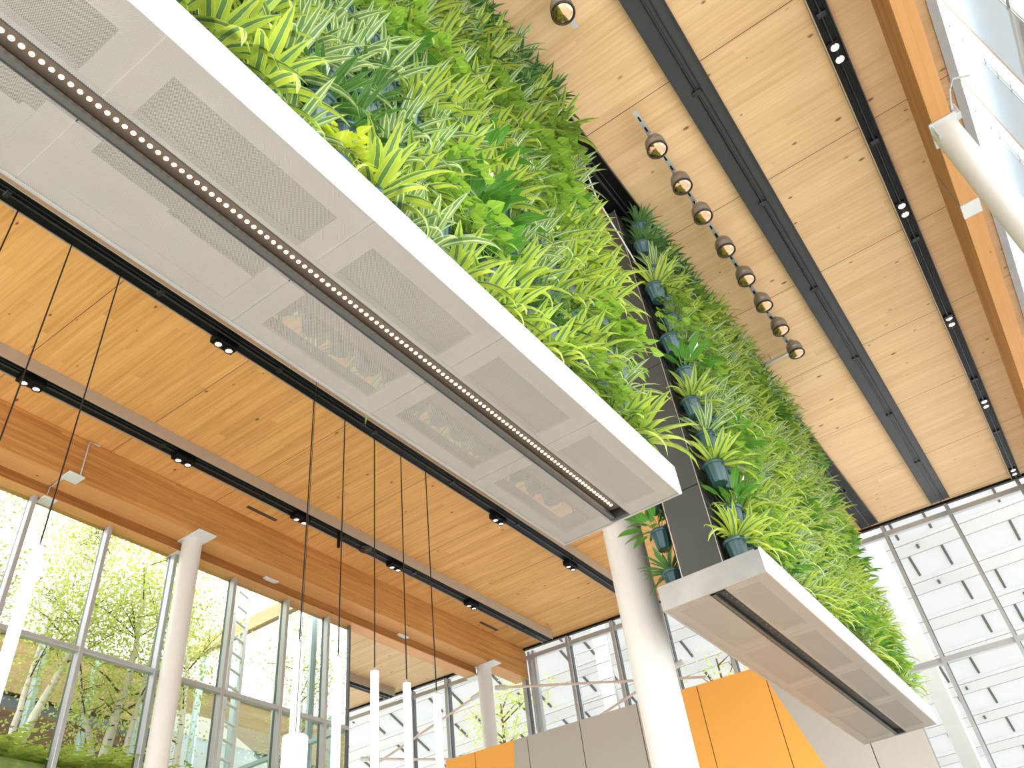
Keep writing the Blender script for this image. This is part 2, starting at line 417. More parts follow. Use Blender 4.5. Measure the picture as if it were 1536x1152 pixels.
for z in (7.77, 5.12, 2.4):
    m = MB(); on_end(m, -17, 2.2, -.05, .05, z - .05, z + .05); struct('transom', m, 'mull', w3)
for a, b in zip(mx[:-1], mx[1:]):
    m = MB(); m.quad((a, EY(a) + .02, -1.6), (b, EY(b) + .02, -1.6), (b, EY(b) + .02, 7.95), (a, EY(a) + .02, 7.95)); struct('pane', m, 'glass', w3)

# right hand frosted facade beyond the eave
w4 = obj('window_4', None); w4['kind'] = 'structure'
XR = 2.4
ry = [7.35 + 1.37 * (k - 6) for k in range(0, 14)]
for i, y in enumerate(ry):
    y2 = ry[i + 1] if i + 1 < len(ry) else y + 1.37
    m = MB(); m.box(XR - .012, XR + .012, y - .31, y - .296, -1.6, 13); struct('mullion', m, 'beige', w4)
    m = MB(); m.box(XR - .008, XR + .008, y - .296, y - .03, 7.1, 13, .003); struct('blade', m, 'canopyband', w4)
    m = MB(); m.tube([(XR - .03, y, -1.6), (XR - .03, y, 13)], .006, 6); struct('rail', m, 'aludark', w4)
    for k in range(16):
        z = 7.0 + .38 * k + .1 * math.sin(i * 3 + k * 2)
        m = MB(); m.box(XR - .04, XR - .02, y - .02, y + .02, z, z + .012); m.tube([(XR - .03, y, z + .006), (XR - .03, y + .03, z + .03)], .004, 5)
        m.tube([(XR - .03, y, z + .006), (XR - .012, y - .1, z + .05)], .004, 5); struct('clip', m, 'aludark', w4)
    m = MB(); m.box(XR, XR + .01, y + .03, y2 - .32, 7.1, 13); struct('pane', m, 'frost', w4)
    m = MB(); m.quad((XR, y + .03, -1.6), (XR, y2 - .32, -1.6), (XR, y2 - .32, 7.1), (XR, y + .03, 7.1)); struct('pane', m, 'glass', w4)
m = MB(); m.box(XR - .02, XR + .02, -1.3, 18, 7.04, 7.1); struct('transom', m, 'mull', w4)

# ------------------------------------------------------------------ beams and columns
def beam(label, boxes, y0, y1, mats, name='timber_beam'):
    t = thing(name, label, 'beam', (boxes[0][0], y0, boxes[0][2]))
    return t
t = thing('timber_beam', 'deep glulam timber beam above the courtyard windows, carrying two white columns', 'beam', (-10.33, 5, 7.27))
part('beam_web', B(-10.505, -10.15, -6, 16.32, 7.285, 8.0, b=.006), 'beam', t)
part('soffit_lamella', B(-10.507, -10.148, -6, 16.325, 7.265, 7.285), 'soffitlit', t, 'bottom lamella painted lighter for the light on it')
t = thing('timber_beam', 'lower timber window head beam between the glulam beam and courtyard glass', 'beam', (-10.64, 5, 7.1))
part('beam_web', B(-10.79, -10.512, -6, 14.75, 7.115, 7.99, b=.006), 'beamshade', t)
part('soffit_lamella', B(-10.792, -10.51, -6, 14.755, 7.1, 7.115), 'soffitlit', t, 'bottom lamella painted lighter for the light on it')
t = thing('timber_beam', 'orange timber beam on the right along the frosted facade, with white steel band', 'beam', (1.61, 5, 7.24))
part('beam_web', B(1.513, 1.705, -6, 17.15, 7.26, 8.0, b=.004), 'beam', t)
part('soffit_lamella', B(1.511, 1.707, -6, 17.155, 7.24, 7.26), 'soffitlit', t, 'pale orange underside')
part('steel_band', B(1.504, 1.714, 8.36, 8.6, 7.228, 7.24), 'whitem', t, 'white steel band across the underside')
m = MB(); m.tube([(1.508, 8.385, 7.9), (1.508, 8.41, 7.25)], .006, 6); part('band_strap', m, 'aludark', t)

def column(label, x, y, d, z1, plates):
    t = thing('round_column', label, 'column', (x, y, -1.6))
    r = d / 2
    m = MB(); m.lathe([(r, -1.6), (r, z1 - .012)], x, y, 48); part('shaft', m, 'white', t)
    m = MB(); m.lathe([(r + .07, -1.6), (r + .07, -1.575), (r, -1.57)], x, y, 40); part('base_ring', m, 'white', t)
    for b in plates: part('cap_plate', B(*b, b=.003), 'whitem', t)
    return t
column('white round column at left under the glulam beam, in front of courtyard windows', -10.36, 7.0, .31, 7.26,
       [(-10.54, -9.98, 6.83, 7.17, 7.245, 7.264), (-10.82, -10.5, 6.86, 7.14, 7.08, 7.098)])
column('white round column under the far end of the glulam beam, above the orange panels', -10.36, 14.85, .31, 7.26,
       [(-10.54, -9.98, 14.7, 15.0, 7.245, 7.264), (-10.8, -10.52, 14.74, 15.0, 7.08, 7.098)])
column('thick white round column behind the gap between the two plant walls', -3.02, 7.05, .40, 7.995,
       [(-3.25, -2.79, 6.82, 7.28, 7.98, 7.998)])
column('white round column at the right edge, under the orange beam', 1.61, 7.14, .28, 7.235,
       [(1.47, 1.75, 6.96, 7.32, 7.215, 7.238), (1.495, 1.510, 6.98, 7.3, 7.05, 7.27)])
m = MB(); m.tube([(1.74, 7.0, 7.3), (1.83, 6.98, 7.55), (1.93, 6.98, 7.7), (2.0, 7.05, 7.75), (2.1, 7.1, 7.75)], .012, 8)
solo('cable_loop', m, 'whitem', 'white cable looping from the right column head to the facade', 'cable', loc=(1.74, 7.0, 7.3))
m = MB(); m.box(1.72, 1.8, 7.02, 7.12, 7.24, 7.42, .008); solo('camera_bracket', m, 'alu', 'small silver bracket fixed beside the right column head', 'bracket', loc=(1.76, 7.07, 7.24))

# tie rods at the far column
def rod(label, a, b, r=.026):
    t = thing('tie_rod', label, 'rod', a)
    m = MB(); m.tube([a, b], r, 10); part('bar', m, 'pink', t)
    A, Bv = Vector(a), Vector(b); d = (Bv - A).normalized()
    m = MB(); m.tube([A - d * .02, A + d * .26], r * 2.1, 10); part('clevis', m, 'white', t)
rod('pale tie rod running right from the far column head to the thick column', (-10.12, 14.92, 6.72), (-5.4, 15.0, 5.50))
rod('pale tie rod slanting down behind the grey panels, left of the thick column', (-5.9, 15.25, 6.02), (-9.4, 15.25, 5.20))
rod('pale tie rod slanting down left from the far column head', (-10.55, 14.92, 6.74), (-14.9, 15.05, 5.84))
rod('pale tie rod crossing level behind the pendant tubes', (-14.4, 15.25, 6.40), (-10.9, 15.25, 5.48), .028)

# ------------------------------------------------------------------ ceiling channels and fittings
def channel(label, x0, x1, y0, y1, zb, mat, trim, pipe_x=None, left_trim=False):
    t = thing('ceiling_channel', label, 'ceiling channel', ((x0 + x1) / 2, (y0 + y1) / 2, zb))
    part('channel_body', B(x0 + .012, x1 - .012, y0, y1, zb + .02, 7.998), mat, t)
    part('side_plate', B(x1 - .012, x1, y0, y1, zb, 7.998), trim, t)
    part('side_plate', B(x0, x0 + .012, y0, y1, zb, 7.998), 'beige' if left_trim else trim, t)
    px = pipe_x if pipe_x is not None else (x0 + x1) / 2
    m = MB(); m.tube([(px, y0, zb + .01), (px, y1, zb + .01)], .016, 8); part('conduit', m, 'pipe', t)
    y = y0 + .8
    while y < y1 - .3:
        if y > 1:
            m = MB(); m.box(px - .05, px + .05, y - .03, y + .03, zb - .012, zb + .02, .006)
            part('conduit_clamp', m, 'pipe', t)
        y += 1.9
    m = MB(); m.tube([(px + .06, y0, zb + .012), (px + .06, y1, zb + .012)], .007, 6); part('cable', m, 'wire', t)
    return t
channel('black ceiling channel with taupe side, just left of the near tray', -6.94, -6.65, -1, 16.25, 7.8, 'black', 'beige')
channel('black ceiling channel with taupe side, nearest the glulam beam', -9.41, -9.125, -1, 15.95, 7.8, 'black', 'beige')
channel('short black ceiling channel beyond the glulam beam, behind the pendant tubes', -14.0, -13.72, 11, 15.7, 7.8, 'black', 'beige')
channel('black ceiling channel running above the plant walls to the end glass', -1.96, -1.60, -1, 16.75, 7.93, 'black', 'pipe')
channel('wide slate ceiling channel with a central conduit, right of the lamp row', -.548, -.185, -1, 16.85, 7.93, 'slate', 'slate')
channel('narrow black ceiling channel with recessed twin spots, left of the orange beam', .943, 1.122, -1, 17.0, 7.9, 'black', 'slate', left_trim=True)

def twin(label, x, y, z, group, recessed=False):
    t = thing('twin_spotlight', label, 'spotlight', (x, y, z), group)
    if recessed: part('housing', B(x - .07, x + .07, y - .16, y + .16, z + .004, z + .05, b=.006), 'black', t)
    else:
        part('housing', B(x - .075, x + .075, y - .17, y + .17, z + .012, z + .125, b=.008), 'black', t)
        for s in (-1, 1):
            m = MB(); m.lathe([(.055, z + .02), (.055, z - .02), (.047, z - .02)], x, y + s * .085, 20)
            part('collar', m, 'black', t)
    for s in (-1, 1):
        m = MB(); zz = z - .012 if not recessed else z
        m.lathe([(.0001, zz - .004), (.03, zz - .003), (.045, zz + .004)], x, y + s * .085, 20)
        part('lens', m, 'spot', t, 'glowing warm lens')
for i, y in enumerate((4.65, 10.72, 13.17)):
    twin('twin black spotlight on the channel beside the near tray, %s from the camera' % ORD[i], -6.89, y, 7.70, 'twin spotlights beside the near tray')
for i, y in enumerate((3.49, 5.886, 8.255, 10.655, 13.03)):
    twin('twin black spotlight on the channel nearest the glulam beam, %s from the left' % ORD[i], -9.27, y, 7.70, 'twin spotlights nearest the glulam beam')
for i, y in enumerate((6.026, 8.69, 11.34, 13.96, 16.75)):
    twin('recessed twin spot in the narrow right ceiling channel, %s from the camera' % ORD[i], 1.031, y, 7.895, 'recessed twin spots on the right', True)
m = MB(); m.lathe([(.03, 7.5), (.03, 7.8)], -9.2, 9.1, 12); m.lathe([(.0001, 7.49), (.03, 7.5)], -9.2, 9.1, 12)
solo('ceiling_sensor', m, 'black', 'thin black stem sensor hanging from the channel nearest the glulam beam', 'sensor', loc=(-9.2, 9.1, 7.5))
m = MB(); m.lathe([(.0001, 7.77), (.12, 7.775), (.12, 7.8)], -9.27, 9.85, 24)
solo('ceiling_speaker', m, 'pipe', 'round dark speaker in the channel nearest the glulam beam', 'speaker', loc=(-9.27, 9.85, 7.78))
for i, (x, y) in enumerate(((-9.9, 5.35 + 2.6), (-9.95, 14.6))):
    m = MB(); m.box(x - .03, x + .03, y - .32, y + .32, 7.985, 7.999); m.box(x - .012, x + .012, y - .3, y + .3, 7.982, 7.99)
    solo('slot_vent', m, 'grille', ('dark slot vent in the ceiling by the glulam beam, above the left column', 'dark slot vent in the ceiling by the far end of the glulam beam')[i], 'vent', loc=(x, y, 7.985))

# row of accent lamps on a strut
def strut(label, x0, y0, x1, y1, z=7.85):
    t = thing('lamp_rail', label, 'rail', (x0, y0, z))
    dx = (x1 - x0) / (y1 - y0)
    m = MB(); w = .027
    m.prism([(x0 - w, y0), (x0 + w, y0), (x1 + w, y1), (x1 - w, y1)], z, z + .04); part('strut', m, 'galv', t)
    m = MB(); y = y0 + .12
    while y < y1 - .1:
        x = x0 + dx * (y - y0); m.box(x - .010, x + .010, y - .035, y + .035, z - .002, z + .001); y += .16
    part('slot_row', m, 'black', t)
    m = MB(); y = y0 + .3
    while y < y1:
        x = x0 + dx * (y - y0); m.tube([(x, y, z + .04), (x, y, 8.0)], .01, 8); y += 1.4
    part('hanger', m, 'galv', t)
    return t
strut('perforated galvanised rail under the ceiling carrying eight accent lamps', -1.006, 5.2, -1.06, 10.45)
strut('perforated galvanised rail at the top edge carrying a single accent lamp', -1.012, 1.2, -1.012, 4.02)
m = MB(); m.box(-1.75, -1.03, 10.24, 10.28, 7.855, 7.895, .004); m.box(-1.76, -1.74, 10.2, 10.32, 7.8, 7.95); m.tube([(-1.4, 10.26, 7.89), (-1.4, 10.26, 8.0)], .01, 8)
solo('rail_arm', m, 'galv', 'grey arm holding the far end of the lamp rail to the plant wall', 'bracket', loc=(-1.4, 10.26, 7.855))
lamp_spots = [(-1.0, y) for y in (5.61, 6.24, 6.80, 7.48, 8.13, 8.75, 9.37, 10.0)] + [(-1.004, 3.69)]
for i, (x, y) in enumerate(lamp_spots):
    lab = 'bronze accent lamp with coppery lens on the long rail, %s from the near end' % ORD[i] if i < 8 else 'bronze accent lamp with coppery lens alone on the rail at the top edge'
    t = thing('accent_lamp', lab, 'lamp', (x, y, 7.85), 'accent lamps under the ceiling')
    zl = 7.60
    m = MB(); m.lathe([(.035, 7.85), (.035, 7.805), (.085, 7.79), (.106, 7.75), (.108, 7.70), (.113, 7.695), (.113, 7.68), (.108, 7.675), (.108, zl + .01)], x, y, 36); part('housing', m, 'lampbody', t)
    m = MB(); m.lathe([(.108, zl + .012), (.116, zl + .01), (.116, zl - .012), (.102, zl - .014), (.100, zl + .002)], x, y, 36); part('rim', m, 'ring', t)
    m = MB(); m.lathe([(.102, zl - .004), (.085, zl - .018), (.05, zl - .03), (.0001, zl - .034)], x, y, 36); part('lens', m, 'copper', t, 'coppery glass lens')
    m = MB(); m.box(x - .018, x + .018, y - .05, y + .05, 7.84, 7.862, .004); part('mount', m, 'galv', t)

# ------------------------------------------------------------------ pendants
def pendant(label, x, y, ztop, d=.105, length=2.6, cab_top=7.82, group='slim white tube pendants', cr=.0085):
    t = thing('pendant_light', label, 'pendant light', (x, y, ztop - length), group)
    m = MB(); m.tube([(x, y, cab_top), (x, y, ztop)], cr, 6); part('cable', m, 'wire', t)
    r = d / 2
    m = MB(); m.lathe([(.0001, ztop - length), (r * .96, ztop - length), (r, ztop - length + .01), (r, ztop - .012)], x, y, 24); part('glow_tube', m, 'tube', t)
    m = MB(); m.lathe([(r, ztop - .012), (r * .98, ztop), (.012, ztop + .002), (.012, ztop + .04), (.0001, ztop + .04)], x, y, 20); part('top_cap', m, 'whitem', t)
where = ['outermost of the left group, its tube below the frame', 'whose cable is second of the left group', 'whose glowing tube stands at the left edge',
         'leftmost tube of the group near the picture middle', 'second tube of the middle group', 'third tube of the middle group', 'fourth tube of the middle group', 'last tube of the middle group, over the orange panel']
for w, y in zip(where, (1.89, 2.52, 3.14, 6.28, 6.905, 7.545, 8.155, 8.765)):
    pendant('slim white tube pendant, ' + w, -6.93, y, 4.17)
pendant('wider white drum pendant hanging in front of the slim tubes, at bottom', -5.262, 4.787, 2.375, .205, 1.6, 8.0, 'wide white pendant', .003)

# ------------------------------------------------------------------ conduit and plates on the glulam beam
t = thing('conduit_run', 'white conduit on the glulam beam face with square plates, at left', 'conduit', (-10.13, 4.86, 7.26))
m = MB(); m.tube([(-10.132, 5.02, 7.975), (-10.132, 4.86, 7.975), (-10.132, 4.86, 7.27)], .012, 8); part('pipe', m, 'whitem', t)
part('plate', B(-10.19, -9.97, 4.62, 4.86, 7.235, 7.262, b=.004), 'whitem', t)
m = MB(); m.tube([(-10.2, 4.66, 7.25), (-10.5, 4.66, 7.25), (-10.505, 4.66, 7.12)], .012, 8); part('pipe', m, 'whitem', t)
part('plate', B(-10.72, -10.5, 4.62, 4.82, 7.075, 7.098, b=.004), 'whitem', t)
for i, (y, l) in enumerate(((8.6, 'small white junction box under the glulam beam, right of the left column'), (12.1, 'small white junction box under the glulam beam, towards its far end'), (4.0, ''))):
    if not l: continue
    m = MB(); m.box(-10.62, -10.44, y, y + .3, 7.235, 7.262, .006); m.box(-10.58, -10.48, y + .05, y + .25, 7.225, 7.236, .003)
    solo('junction_box', m, 'whitem', l, 'box', loc=(-10.5, y, 7.235))

# ------------------------------------------------------------------ planter trays
TX0, TX1, SX0, SX1 = -2.455, -1.505, -2.035, -1.895
def tray(label, y0, y1, lit, seams):
    zb, zt = 2.9, 3.12
    t = thing('planter_tray', label, 'planter tray', (-1.98, (y0 + y1) / 2, zb))
    m = MB(); m.box(TX1 - .018, TX1, y0, y1, zb, zt, .002); m.box(TX1 - .05, TX1 - .018, y0, y1, zt - .012, zt); part('front_fascia', m, 'whitem', t, 'bright white front fascia')
    m = MB(); m.box(TX0, TX0 + .018, y0, y1, zb, zt, .002); part('rear_fascia', m, 'endplate', t)
    for ya, yb in ((y0, y0 + .02), (y1 - .02, y1)):
        m = MB(); m.box(TX0 + .018, TX1 - .018, ya, yb, zb, zt); part('end_plate', m, 'endplate', t)
    cuts = [y0 + .02] + seams + [y1 - .02]
    for a, b in zip(cuts[:-1], cuts[1:]):
        part('grille_panel', B(SX1, TX1 - .018, a + .003, b - .003, zb + .002, zb + .004), 'perf', t)
        part('grille_panel', B(TX0 + .018, SX0, a + .003, b - .003, zb + .002, zb + .004), 'perf', t)
    # light edge frames that show pale through the holes
    m = MB()
    m.box(TX1 - .13, TX1 - .018, y0 + .02, y1 - .02, zb + .012, zb + .03)
    m.box(SX1 + .0, SX1 + .02, y0 + .02, y1 - .02, zb + .006, zb + .06)
    for s in seams: m.box(SX1 + .02, TX1 - .018, s - .11, s + .11, zb + .011, zb + .028)
    m.box(SX1 + .02, TX1 - .018, y0 + .02, y0 + .14, zb + .011, zb + .028); m.box(SX1 + .02, TX1 - .018, y1 - .14, y1 - .02, zb + .011, zb + .028)
    part('front_frame', m, 'alu', t)
    m = MB()
    m.box(TX0 + .018, TX0 + .10, y0 + .02, y1 - .02, zb + .012, zb + .03)
    for s in seams: m.box(TX0 + .1, SX0 - .02, s - .11, s + .11, zb + .011, zb + .028)
    m.box(TX0 + .1, SX0 - .02, y0 + .02, y0 + .14, zb + .011, zb + .028); m.box(TX0 + .1, SX0 - .02, y1 - .14, y1 - .02, zb + .011, zb + .028)
    part('rear_frame', m, 'alu', t)
    part('pot_tray', B(SX1 + .02, TX1 - .018, y0 + .02, y1 - .02, zb + .07, zb + .085), 'tub', t)
    part('pot_tray', B(SX0 - .13, SX0 - .02, y0 + .02, y1 - .02, zb + .07, zb + .085), 'tub', t)
    # recessed slot down the middle
    ys0, ys1 = y0 + .06, y1 - .05
    m = MB(); m.box(SX0, SX1, ys0, ys1, zb + .075, zb + .085); m.box(SX0, SX0 + .006, ys0, ys1, zb + .002, zb + .08); m.box(SX1 - .006, SX1, ys0, ys1, zb + .002, zb + .08)
    m.box(SX0, SX1, ys1 - .006, ys1, zb + .002, zb + .08); m.box(SX0, SX1, ys0, ys0 + .006, zb + .002, zb + .08)
    slot = part('light_slot', m, 'slot', t)
    m = MB(); m.box(SX0 + .006, SX0 + .034, ys0, ys1, zb + .006, zb + .03); part('slot_lip', m, 'slotlip', slot)
    m = MB(); m.box(SX1 - .122, SX1 - .012, ys0 + .01, ys1 - .03, zb + .058, zb + .074)
    if not lit:
        for k in range(5): m.box(SX1 - .08 + k * .014, SX1 - .076 + k * .014, ys0 + .01, ys1 - .03, zb + .05, zb + .058)
    part('led_board', m, 'ledboard' if lit else 'slotlip', slot)
    xl = -1.968
    n = int((ys1 - ys0 - .08) / .0372)
    rest = MB()
    lm = MB(); lm.lathe([(.0001, -.007), (.007, -.005), (.0105, 0)], 0, 0, 10)
    lme = lm.mesh('led', M['led' if lit else 'ledoff'])
    idx = 0
    for k in range(n):
        y = ys0 + .05 + k * .0372
        if lit and (y < .35 or idx >= 100):
            rest.lathe([(.0001, zb + .05), (.008, zb + .052), (.0115, zb + .057)], xl, y, 10)
        elif not lit:
            if k % 3 == 0: rest.lathe([(.0001, zb + .044), (.006, zb + .046), (.008, zb + .05)], xl + .02, y, 8)
        else:
            o = obj('led', lme, slot); o.location = (xl + 1.98, y - (y0 + y1) / 2, .057); idx += 1
    part('led_row', rest, 'led' if lit else 'ledoff', slot, None, 'stuff')
    return t
tr1 = tray('near white metal planter tray with perforated bottom and glowing dot light slot', -1.0, 4.65, True, [-.42, .61, 1.66, 2.62, 3.55])
# pale drip sheets lying inside the near tray, seen through the perforations
m = MB()
for k, (a, b, xa) in enumerate(((-.9, .45, -2.15), (.45, .58, -2.13), (.64, 1.08, -2.13), (1.08, 1.2, -2.15), (1.2, 1.56, -2.16))):
    m.box(TX0 + .10, xa, a, b, 2.918, 2.922)
part('drip_sheet', m, 'alu', tr1)
tr2 = tray('far grey metal planter tray with an unlit dark slot, near the orange panels', 6.2, 11.95, False, [7.6, 9.0, 10.4])
m = MB(); m.box(TX0 + .03, SX0 - .03, 6.24, 11.9, 2.945, 2.95); part('drip_sheet', m, 'aludark', tr2)
part('fascia_joint', B(TX1, TX1 + .002, 1.655, 1.66, 2.9, 3.12), 'aludark', tr1)

# ------------------------------------------------------------------ plant wall cores
CX0, CX1 = -2.22, -1.86
def core(label, y0, y1):
    t = thing('plant_wall_core', label, 'wall panel', (-2.04, (y0 + y1) / 2, 3.0))
    zs = [3.0, 3.93, 5.4, 6.9, 7.9]
    for a, b in zip(zs[:-1], zs[1:]): part('core_panel', B(CX0, CX1, y0, y1, a + .004, b - .004, b=.002), 'core', t)
    for x in (CX0 - .012, CX1 + .004):
        for y in (y0, y1): part('edge_trim', B(x, x + .008, y - .004, y + .004, 3.0, 7.9), 'silver', t)
    m = MB()
    for s, x in ((1, CX1 + .02), (-1, CX0 - .02)):
        z = 3.1
        while z < 7.9: m.box(x - .003, x + .003, y0, y1, z, z + .006); z += .15
        y = y0
        while y < y1: m.box(x - .003, x + .003, y, y + .005, 3.0, 7.9); y += .14
    part('wire_grid', m, 'mesh', t)
    return t
core('charcoal core panel of the near plant wall, above the glowing tray', -1.0, 4.6)
core('charcoal core panel of the far plant wall, its bare end facing the gap', 6.25, 11.9)
m = MB(); m.tube([(-1.70, 5.05, 8.0), (-1.78, 5.5, 7.3), (-1.8, 6.3, 6.9)], .009, 8)
solo('hanger_rod', m, 'galv', 'thin grey hanger rod in the gap between the plant walls', 'rod', loc=(-1.70, 5.05, 8.0))

# ------------------------------------------------------------------ potted plants
def pot_mesh():
    m = MB(); seg = 40
    prof = [(.066, 0.), (.069, .004), (.088, .165), (.090, .168)]
    vs = []; fs = []
    for (r, z) in prof:
        for k in range(seg):
            a = 2 * PI * k / seg
            q = .5 + .5 * math.cos(a * 10)
            rr = r * (1 - .13 * (1 - q) ** 3 * (1 if z < .166 else 0))
            vs.append((rr * math.cos(a), rr * math.sin(a), z))
    for i in range(len(prof) - 1):
        for k in range(seg): fs.append((i * seg + k, i * seg + (k + 1) % seg, (i + 1) * seg + (k + 1) % seg, (i + 1) * seg + k))
    m.add(vs, fs, None, True)
    m.add(vs[:seg], [tuple(range(seg))[::-1]])
    m.lathe([(.090, .166), (.101, .167), (.1035, .174), (.1035, .192), (.099, .199), (.094, .197), (.092, .17)], 0, 0, seg)
    return m
POT = pot_mesh().mesh('pot', M['pot'])
sm = MB(); sm.lathe([(.092, .178), (.05, .186), (.0001, .19)], 0, 0, 20)
SOIL = sm.mesh('soil', M['soil'])

def strap(mb, rng, base, az, el, L, W, droop, seg=7, fold=.25, wall=None, tiltx=0.):
    """one arching blade, V-folded, UV across the blade"""
    p = Vector(base); vs = []; uv = []; fs = []
    e = el; side = Vector((-math.sin(az), math.cos(az), 0))
    twist = rng.uniform(-.35, .35)
    for i in range(seg + 1):
        t = i / seg
        w = W * min(1., (.55 + 1.6 * t)) * (1 - max(0, (t - .45) / .55) ** 1.8)
        w = max(w, .0012)
        d = Vector((math.cos(e) * math.cos(az), math.cos(e) * math.sin(az), math.sin(e)))
        nrm = d.cross(side).normalized() * -1
        s2 = (side * math.cos(twist * t) + nrm * math.sin(twist * t))
        up = nrm * (w * fold)
        for k, q in enumerate((p - s2 * w * .5 + up, p, p + s2 * w * .5 + up)):
            q = Vector(q)
            if wall is not None and q.x < wall: q.x = wall + (q.x - wall) * .06
            vs.append(q); uv.append((k * .5, t))
        p = p + d * (L / seg)
        e -= droop * (.5 + 1.1 * t) / seg
    for i in range(seg):
        for k in range(2): fs.append((i * 3 + k, i * 3 + k + 1, i * 3 + k + 4, i * 3 + k + 3))
    mb.add(vs, fs, uv, True)

def tilt(mb, ang, pivot):
    """lean the foliage outward, away from the wall (+x)"""
    c, s = math.cos(ang), math.sin(ang); px, pz = pivot
    mb.v = [(px + (x - px) * c + (z - pz) * s, y, pz - (x - px) * s + (z - pz) * c) for x, y, z in mb.v]
def clampwall(mb, wx):
    mb.v = [(x if x > wx else wx + (x - wx) * .05, y, z) for x, y, z in mb.v]

def rosette(seed, n, L, W, droop, lean=.42, stem=.05):
    rng = random.Random(seed); mb = MB()
    mb.tube([(0, 0, .17), (.01, 0, .19 + stem)], [.012, .016], 6)
    for i in range(n):
        q = i / n
        az = i * 2.39996 + rng.uniform(-.3, .3)
        el = .25 + 1.15 * q + rng.uniform(-.12, .12)
        l = L * (1.0 - .28 * q) * rng.uniform(.82, 1.12)
        strap(mb, rng, (.012 * math.cos(az), .012 * math.sin(az), .19 + stem * q), az, el, l, W * rng.uniform(.85, 1.15), droop * rng.uniform(.6, 1.35) * (1.15 - .6 * q))
    tilt(mb, lean, (0, .19)); clampwall(mb, -.115)
    return mb

def heart(mb, rng, c, d, nrm, size):
    """a heart leaf: a strip of folded cross sections from the notch to the tip"""
    d = d.normalized(); s = d.cross(nrm).normalized(); n = s.cross(d)
    prof = [(-.12, .30), (0., .46), (.18, .52), (.42, .42), (.68, .24), (.88, .09), (1.0, .0)]
    vs = []; uv = []; fs = []
    for (t, w) in prof:
        b = -.22 * t * t
        for k, q in enumerate((-1, 0, 1)):
            vs.append(c + d * (t * size) + s * (q * w * size) + n * ((abs(q) * .10 * w * 2 + b) * size)); uv.append((k * .5, t))
    vs[1] = c + d * (.06 * size)
    for i in range(len(prof) - 1):
        for k in range(2): fs.append((i * 3 + k, i * 3 + k + 1, i * 3 + k + 4, i * 3 + k + 3))
    mb.add(vs, fs, uv, True)

def pothos(seed, n, size, spread, trail):
    rng = random.Random(seed); mb = MB()
    for i in range(n):
        az = rng.uniform(-1.9, 1.9); q = rng.random()
        r = spread * math.sqrt(q); h = .19 + rng.uniform(.02, .22) * (1 - .5 * q) - (trail * rng.random() if rng.random() < .45 else 0)
        c = Vector((.02 + r * math.cos(az), r * math.sin(az) * 1.05, h))
        base = Vector((rng.uniform(-.03, .05), rng.uniform(-.05, .05), .19))
        mid = (base + c) * .5 + Vector((.02, 0, .05))
        mb.tube([base, mid, c], .0028, 4, False)
        d = Vector((math.cos(az) * .8 + .35, math.sin(az) * .8, rng.uniform(-.9, .15)))
        nr = Vector((.75 + rng.uniform(-.3, .3), rng.uniform(-.5, .5), .75))
        heart(mb, rng, c, d, nr, size * rng.uniform(.7, 1.2))
    clampwall(mb, -.115); return mb

def lily(seed, n, L, W):
    rng = random.Random(seed); mb = MB()
    for i in range(n):
        az = i * 2.39996; el = rng.uniform(.35, 1.3); l = L * rng.uniform(.7, 1.1)
        d = Vector((math.cos(el) * math.cos(az), math.cos(el) * math.sin(az), math.sin(el)))
        b = Vector((0, 0, .19)); c = b + d * l * .45
        mb.tube([b, b + d * l * .25, c], .003, 4, False)
        strap(mb, rng, c, az, el - .2, l * .62, W * rng.uniform(.8, 1.15), 1.2, 6, .18)
    tilt(mb, .38, (0, .19)); clampwall(mb, -.115); return mb

KINDS = {}
def kind(key, name, desc, mat, builds):
    KINDS[key] = (name, desc, [b.mesh('foliage', M[mat]) for b in builds])
kind('lime', 'lime_dracaena', 'lime striped dracaena', 'leaf_lime', [rosette(10 + k, 22 + k % 3 * 3, .45, .058, 1.5 + .2 * (k % 3), .5) for k in range(6)])
kind('stripe', 'white_striped_dracaena', 'white striped dracaena', 'leaf_stripe', [rosette(30 + k, 26, .42, .046, 1.35, .48) for k in range(5)])
kind('green', 'green_dracaena', 'dark green dracaena', 'leaf_green', [rosette(50 + k, 30, .36, .034, 1.1, .42) for k in range(4)])
kind('pothos', 'potted_pothos', 'bright green pothos', 'leaf_pothos', [pothos(70 + k, 46, .082, .26, .16) for k in range(5)])
kind('lily', 'peace_lily', 'glossy peace lily', 'leaf_lily', [lily(90 + k, 22, .40, .075) for k in range(4)])
kind('neon', 'neon_pothos', 'yellow green neon pothos', 'leaf_neon', [pothos(110 + k, 46, .07, .16, .05) for k in range(2)])
fm = MB()
rng = random.Random(5)
fm.tube([(0.05, 0, .2), (.12, .01, .42)], .003, 5); strap(fm, rng, (.12, .01, .40), .3, .9, .13, .07, .3, 5, .4)
FLOWER = fm.mesh('flower', M['petal'])

def plant(key, var, x, y, z, rz, scale, label, grp, mirror=False, flower=False):
    name, desc, fols = KINDS[key]
    t = thing(name, label, 'potted plant', (x, y, z), grp, rz + (PI if mirror else 0))
    t.scale = (scale,) * 3
    p = obj('pot', POT, t); obj('soil', SOIL, p)
    obj('foliage', fols[var % len(fols)], t)
    if flower:
        f = obj('flower', FLOWER, t); f['label'] = 'white flower'
    return t

